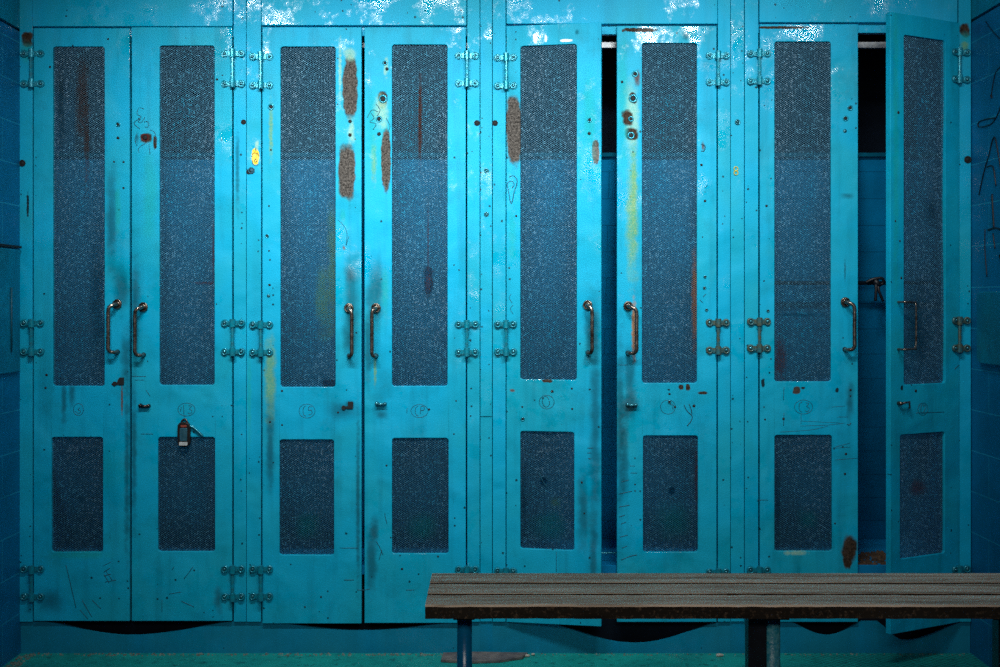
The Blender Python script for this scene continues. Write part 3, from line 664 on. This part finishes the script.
make_door(Dd, 957, 888.5, -1, 29.5, 23.5, 621, (902, 34.5, 943.5, 383), (898, 435, 943, 553),
          [(900, 388, 2, 3, 'black'), (894, 150, 5, 200, 'teal')],
          (896, 302, 906.5, 349), ('arm', 900, 403), (921, 409, 7, 6, [N2, C_]),
          marks=[(.3, [(914, 413), (942, 412)]), (.4, [(957, 365), (953, 369)])],
          holes=[(896.5, 112.5, 2, 'hole'), (893.5, 221, 1.4, 'hole'), (898, 241, 1.4, 'hole'), (899.5, 278, 1.7, 'hole'), (914, 391, 2, 'hole')],
          mesh_stains_glow=[(918, 488, 14, 10, 'brown'), (915, 330, 26, 50, 'grime_shade'), (930, 210, 12, 20, 'grime_shade')], seed=7)
hinges(Dd, 758, 1, 0, (0, 1, 0), ys=((54.5, 82), (321.5, 348), (569, 596))); hinges(Dd, 957, -1, 29.5, (0, 1, 0), ys=((53.5, 80.5), (320.5, 348), (568, 596)))
# rivets and chips on the frames
def frame_bolt(px, py, r, parent, mat, ring=True):
    ox = parent.location.x; q = MB()
    q.disc((X(px) - ox, Z(py)), r * S, -.0125, -.010, 12, r * S * .8)
    if ring: q.ring((X(px) - ox, -.0115, Z(py)), r * S * 1.15, r * S * .3, 12, 6)
    q.build('rivet', mat, parent, True)
frame_bolt(23.5, 163.5, 2.4, A, M_hole); frame_bolt(244.3, 122.5, 1.8, A, M_hole); frame_bolt(479 - 2, 123.5, 2, Bk, M_hole); frame_bolt(495, 123.5, 2, Cc, M_hole)
frame_bolt(966.5, 160, 2.6, Dd, M_hole); frame_bolt(252, 171, 2.4, Bk, M_ink); frame_bolt(249.5, 172, 1.8, Bk, M_hole)
q = MB(); ox = Bk.location.x
for st in ([(256.5, 148), (256.3, 151.5)], [(252.5, 157), (254, 153.5), (258, 154), (259.5, 157)], [(253, 161), (253.5, 164.5), (257, 166), (259.5, 164)], [(255, 161), (256.5, 159.5), (257.5, 161.5), (256, 162.5), (254.8, 161)]):
    q.tube(smooth_pts([(X(a) - ox, -.0101, Z(b_)) for a, b_ in st], 4), .0011, 5)
q.build('sticker_drawing', M_black, Bk, True)

# ------------------------------------------------------------ filler strips between the lockers
def strip(px0, px1, label, plate, bolts, eight):
    cx = (X(px0) + X(px1)) / 2
    e = empty('filler_strip', (cx, 0, 0)); tag(e, label, 'trim strip')
    mt = paint('strip paint', (), off=px0 * .02, chips=2.4, dirt=.3)
    MB().box(X(px0) + .0012 - cx, X(px1) - .0012 - cx, -.007, .02, Z(621), Z(-62)).build('post', mt, e, bevel=.0008)
    if plate:
        MB().box(X(px0) + .0015 - cx, X(px1) - .0015 - cx, -.010, -.007, Z(plate[1]), Z(plate[0])).build('cover_plate', mt, e, bevel=.0006)
    for (px, py, r) in bolts:
        q = MB(); q.disc((X(px) - cx, Z(py)), r * S, -.013, -.007, 12, r * S * .6); q.ring((X(px) - cx, -.0105, Z(py)), r * S * 1.2, r * S * .35, 12, 6)
        q.build('rivet', M_screw, e, True)
    if eight:
        px, py = eight; q = MB()
        for k, zz in enumerate((-2, 2.2)): q.ring((X(px) - cx, -.008, Z(py + zz)), 2 * S, .6 * S, 14, 6)
        Y = simple('yellow paint', (.45, .42, .04), (.30, .32, .05), 40, .5)
        o = q.build('number_eight', Y, e, True); o['label'] = 'small yellow painted figure 8'
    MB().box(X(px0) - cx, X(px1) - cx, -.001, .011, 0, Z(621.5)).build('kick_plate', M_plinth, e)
strip(480, 492.5, 'narrow turquoise post with a thin cover plate between the second and third lockers', (100, 416), [(486.5, 171, 1.7), (486.5, 214.5, 1.7)], None)
strip(730, 744, 'narrow turquoise post with a small yellow figure 8 between the third and fourth lockers', None, [(737, 122.5, 1.8)], (735.5, 171))

# ------------------------------------------------------------ padlock on the second door
px, py = 186, 434
pl = empty('padlock', (X(px), YF, Z(py))); tag(pl, 'small steel padlock with dark outline hanging on the second door from the left', 'padlock')
def rr(x0, x1, z0, z1, r, n=4): return rounded(x0, x1, z0, z1, r, n)
M_lock = simple('padlock black', (.008, .008, .010), (.02, .015, .012), 80, .4, .3)
M_lockb = simple('padlock blue steel', (.05, .20, .28), (.10, .30, .38), 60, .25, .7)
M_lockr = simple('padlock red brown band', (.25, .05, .03), (.15, .04, .03), 100, .4)
M_lockw = simple('padlock pale label', (.55, .60, .60), (.30, .34, .35), 200, .5)
MB().prism(rr(-.0205, .0195, -.038, .040, .014), -.016, -.001).build('case', M_lock, pl, bevel=.002)
MB().prism(rr(-.0125, .0115, -.019, .022, .003), -.019, -.015).build('face_plate', M_lockb, pl, bevel=.001)
MB().prism(rr(-.010, .010, .025, .032, .003), -.018, -.015).build('top_band', M_lockr, pl)
MB().prism(rr(-.014, .012, -.033, -.022, .002), -.019, -.015).build('label_plate', M_lockw, pl)
q = MB(); q.tube(smooth_pts([(.010, -.007, .030), (.028, -.008, .024), (.048, -.007, .006), (.058, -.0052, -.004)], 4), [.004] * 13, 8)
q.build('strap', M_hinge, pl, True)
q = MB(); q.tube(smooth_pts([(-.010, -.008, .030), (-.010, -.008, .040), (0, -.006, .050), (.010, -.008, .040), (.010, -.008, .030)], 4), .0028, 8)
q.build('shackle', M_chrome2, pl, True)

# ------------------------------------------------------------ rod and tied black strip inside the open locker
ox = Dd.location.x; yr = .12; k = 1 + yr / D0
def IN(px, py, y): return (X(px) * (1 + y / D0), y, H0 + (300 - py) * S * (1 + y / D0))
q = MB(); a = IN(745, 283, yr); b2 = IN(966, 283, yr); q.tube([(X(744) + .003 - ox, yr, a[2]), (X(970) - .003 - ox, yr, a[2])], .0065, 10); q.build('coat_rail', M_shade_and_rail, Dd, True)
q = MB()
q.tube(smooth_pts([IN(866, 282.5, yr - .010), IN(872, 279.5, yr - .016), IN(880, 278, yr - .018), IN(883.5, 280, yr - .015), IN(882, 284, yr - .01), IN(876, 286, yr - .014)], 5), .0050, 8)
q.tube(smooth_pts([IN(876, 282, yr - .012), IN(876, 290, yr - .016), IN(875.5, 301, yr - .012)], 5), .0052, 8)
q.tube(smooth_pts([IN(878, 283, yr - .012), IN(879, 291, yr - .018), IN(883, 301, yr - .012)], 5), .0046, 8)
q.tube([IN(874.5, 280, yr - .012), IN(879.5, 286, yr - .012)], .010, 8)
tag(q.build('cloth_tie', M_black, None, True), 'black strip of cloth knotted on the rail inside the open right-end locker', 'cloth strip')
# rubble on the locker floors
M_rub = simple('brown rubble', (.10, .06, .03), (.02, .015, .012), 60, .9, 0, .004)
def rubble(x0, x1, y0, y1, z, n, label, mat, r0=.004, r1=.012):
    q = MB(); rnd = random.Random(n)
    for _ in range(n):
        c = (rnd.uniform(x0, x1), rnd.uniform(y0, y1), z); r = rnd.uniform(r0, r1); vs = []
        for i in range(6):
            a_ = i / 6 * 6.283 + rnd.random() * .6; vs.append((c[0] + r * math.cos(a_), c[1] + r * math.sin(a_), z))
        vs += [((v_[0] - c[0]) * .6 + c[0], (v_[1] - c[1]) * .6 + c[1], z + r * rnd.uniform(.4, 1.0)) for v_ in vs]
        q.add(vs, [tuple(range(6)), tuple(range(6, 12))] + [(i, (i + 1) % 6, 6 + (i + 1) % 6, 6 + i) for i in range(6)])
    o = q.build('rubble', mat); o['kind'] = 'stuff'; tag(o, label, 'rubble'); return o
rubble(X(862), X(905), .03, .24, Z(568) + .0004, 150, 'dark brown rust flakes on the floor of the open right-end locker', M_rub)
# shoe wires in the third locker
q = MB(); ox = Cc.location.x
for yy, py in ((.10, 553), (.10, 566)):
    c = IN(610, py, yy); q.tube([(X(492.5) + .003 - ox, yy, c[2]), (X(730) - .003 - ox, yy, c[2])], .003, 6)
o = q.build('shoe_rail', M_hinge, Cc, True)

# ------------------------------------------------------------ bench
bench = empty('bench', (.5, -1.05, 0)); tag(bench, 'weathered dark wooden slat bench on painted posts in front of the lockers', 'bench')
def wood_mat():
    m, N, L, B = new_mat('weathered bench wood'); tc = N.new('ShaderNodeTexCoord'); v = tc.outputs['Object']
    g1 = noise(N, L, v, 1, 6, .65, sc=(2.2, 34, 34), dist=.5)
    col = mix(N, L, ramp(N, L, g1, .34, .60), (.36, .26, .18), (.95, .76, .56))
    g2 = noise(N, L, v, 1, 5, .8, sc=(9, 90, 90)); col = mix(N, L, mathn(N, L, 'MULTIPLY', ramp(N, L, g2, .56, .68), .7), col, (.08, .055, .035))
    g3 = noise(N, L, v, 3.5, 3); col = mix(N, L, mathn(N, L, 'MULTIPLY', ramp(N, L, g3, .45, .65), .35), col, (.50, .44, .32))
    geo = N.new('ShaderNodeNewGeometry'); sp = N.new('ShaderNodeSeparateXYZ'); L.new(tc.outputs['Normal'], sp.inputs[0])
    # sawn front edge is dark rough wood; slat sides carry painted gap shade
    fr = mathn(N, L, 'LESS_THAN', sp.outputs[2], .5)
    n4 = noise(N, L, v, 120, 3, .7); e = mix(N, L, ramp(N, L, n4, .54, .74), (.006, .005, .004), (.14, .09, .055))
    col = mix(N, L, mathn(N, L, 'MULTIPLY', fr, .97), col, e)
    g5 = noise(N, L, v, 75, 2, .7); col = mix(N, L, ramp(N, L, g5, .74, .77), col, (.5, .5, .45))
    L.new(col, B.inputs['Base Color']); B.inputs['Roughness'].default_value = .85; B.inputs['Specular IOR Level'].default_value = .08
    bp = N.new('ShaderNodeBump'); bp.inputs['Strength'].default_value = .8; bp.inputs['Distance'].default_value = .003
    L.new(g1, bp.inputs['Height']); L.new(bp.outputs[0], B.inputs['Normal']); return m
MW = wood_mat(); zt = .45
def plank(y0, y1, x0, x1, th, seed, er=.007):
    rnd = random.Random(seed); n = 60; vs = []; fs = []
    prof = []
    for k in range(5):
        a_ = math.radians(90 * k / 4); prof.append((y0 + er - er * math.sin(a_), -er + er * math.cos(a_)))   # front top round
    prof = [(y0, -th), ] + list(reversed(prof)) + [(y1 - .003, 0), (y1, -.003), (y1, -th)]
    m = len(prof)
    for i in range(n + 1):
        x = x0 + (x1 - x0) * i / n; w1 = rnd.uniform(-.0012, .0012); w2 = rnd.uniform(-.0012, .0012)
        for j, (yy, zz) in enumerate(prof):
            low = 0 if er < .005 and zz > -.01 else -.0012 * rnd.random() if zz < -.01 else w2 * .5
            vs.append((x - .5, yy + (w1 if yy < y0 + .01 else w2 * .6) + 1.05, zt + zz + low))
    for i in range(n):
        for j in range(m):
            fs.append((i * m + j, i * m + (j + 1) % m, (i + 1) * m + (j + 1) % m, (i + 1) * m + j))
    fs.append(tuple(range(m))); fs.append(tuple(range(n * m, (n + 1) * m)))
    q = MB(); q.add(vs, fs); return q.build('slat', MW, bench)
plank(-1.213, -1.117, -.167, 1.33, .030, 1)
plank(-1.102, -1.003, -.168, 1.33, .026, 2, .002)
plank(-.988, -.886, -.169, 1.33, .026, 3, .002)
M_leg = simple('blue painted pipe', (.0, .17, .36), (.0, .12, .27), 14, .22, 0, .001)
M_leg2 = simple('scuffed teal pipe', (.0, .20, .30), (.10, .36, .42), 90, .35, 0, .002)
M_legb = simple('black painted steel post', (.004, .005, .008), (.010, .012, .018), 20, .4)
def pipe_leg(x, y, r, mat):
    q = MB(); q.tube([(x - .5, y + 1.05, 0.008), (x - .5, y + 1.05, zt - .036)], r, 24)
    o = q.build('leg', mat, bench, True)
    q = MB(); n = 24; q.tube([(x - .5, y + 1.05, 0), (x - .5, y + 1.05, .009)], r * 2, 24); q.build('foot_plate', M_legb, o)
    return o
pipe_leg(X(464.5) * 2.85 / 4, -1.15, .0172, M_leg)
pipe_leg(X(771.5) * 2.85 / 4, -1.155, .0185, M_leg2)
for x in (X(754) * 2.87 / 4, X(1001) * 2.87 / 4):
    q = MB(); q.box(x - .5 - .021, x - .5 + .021, -1.15 + 1.05 - .02, -1.15 + 1.05 + .02, .0, zt - .036); o = q.build('leg', M_legb, bench, bevel=.002)
    q = MB(); q.box(x - .5 - .04, x - .5 + .04, -.14, -.06, 0, .008); q.build('foot_plate', M_legb, o)
for x, mat in ((X(464.5) * 2.85 / 4, M_legb), (X(763) * 2.87 / 4, M_legb), (X(1001) * 2.87 / 4, M_legb)):
    hw = .024 if x < 0 else .045
    MB().box(x - .5 - hw, x - .5 + hw, -.150, .150, zt - .037, zt - .029).build('cross_bracket', mat, bench, bevel=.001)

# ------------------------------------------------------------ things on the floor
M_slab = simple('grey flat scrap', (.16, .15, .14), (.07, .07, .08), 30, .8, 0, .003)
def FL(px, py):
    d = H0 / ((py - 300) * S / D0); return (X(px) * d / D0, d - D0)
pts = [FL(441, 662.5), FL(443, 655.5), FL(470, 654.5), FL(500, 655), FL(528, 655.5), FL(522, 659.5), FL(500, 663), FL(470, 664)]
q = MB(); n = len(pts); q.add([(x, y, 0) for x, y in pts] + [(x, y, .010) for x, y in pts], [tuple(range(n)), tuple(range(n, 2 * n))] + [(k, (k + 1) % n, n + (k + 1) % n, n + k) for k in range(n)])
tag(q.build('scrap_board', M_slab, None, bevel=.002), 'thin grey piece of scrap board on the floor behind the left bench post', 'scrap board')
M_peb = simple('pale stone', (.50, .52, .46), (.25, .24, .20), 60, .8)
def pebble(px, py, r, label, flat=.6, seed=1, grp=None, long=1.0):
    x, y = FL(px, py); rnd = random.Random(seed); bm = bmesh.new(); bmesh.ops.create_icosphere(bm, subdivisions=2, radius=r)
    for v in bm.verts:
        v.co *= rnd.uniform(.85, 1.1); v.co.x *= long; v.co.z *= flat
    zm = min(v.co.z for v in bm.verts)
    for v in bm.verts: v.co.z -= zm
    me = bpy.data.meshes.new('pebble'); bm.to_mesh(me); bm.free()
    o = link('pebble', me, M_peb); o.location = (x, y, 0); tag(o, label, 'pebble', grp); return o
pebble(719.5, 656.5, .007, 'elongated pale pebble on the floor left of the middle bench post', .7, 1, 'pebbles on the floor', 1.8)
pebble(443, 661, .006, 'round pale pebble at the left tip of the grey scrap board', .8, 2, 'pebbles on the floor')
pebble(527, 657, .007, 'dull pebble at the right end of the grey scrap board', .7, 3, 'pebbles on the floor', 1.3)
pebble(533, 655.5, .005, 'smaller pebble right beyond the end of the grey scrap board', .8, 4, 'pebbles on the floor', 1.2)
M_crumb = simple('grit', (.16, .28, .26), (.06, .07, .06), 80, .9)
rubble(XL + .02, X(480), -.032, -.009, .0002, 260, 'fine pale grit along the foot of the lockers left of the bench', M_crumb, .0015, .005)
rubble(X(540), XR - .02, -.028, -.008, .0002, 150, 'fine pale grit along the foot of the lockers under the bench', M_crumb, .001, .004)
q = rubble(XL + .01, XL + .05, -.16, -.01, .0002, 90, 'pale grit in the floor corner beside the left wall', M_crumb, .0015, .005)
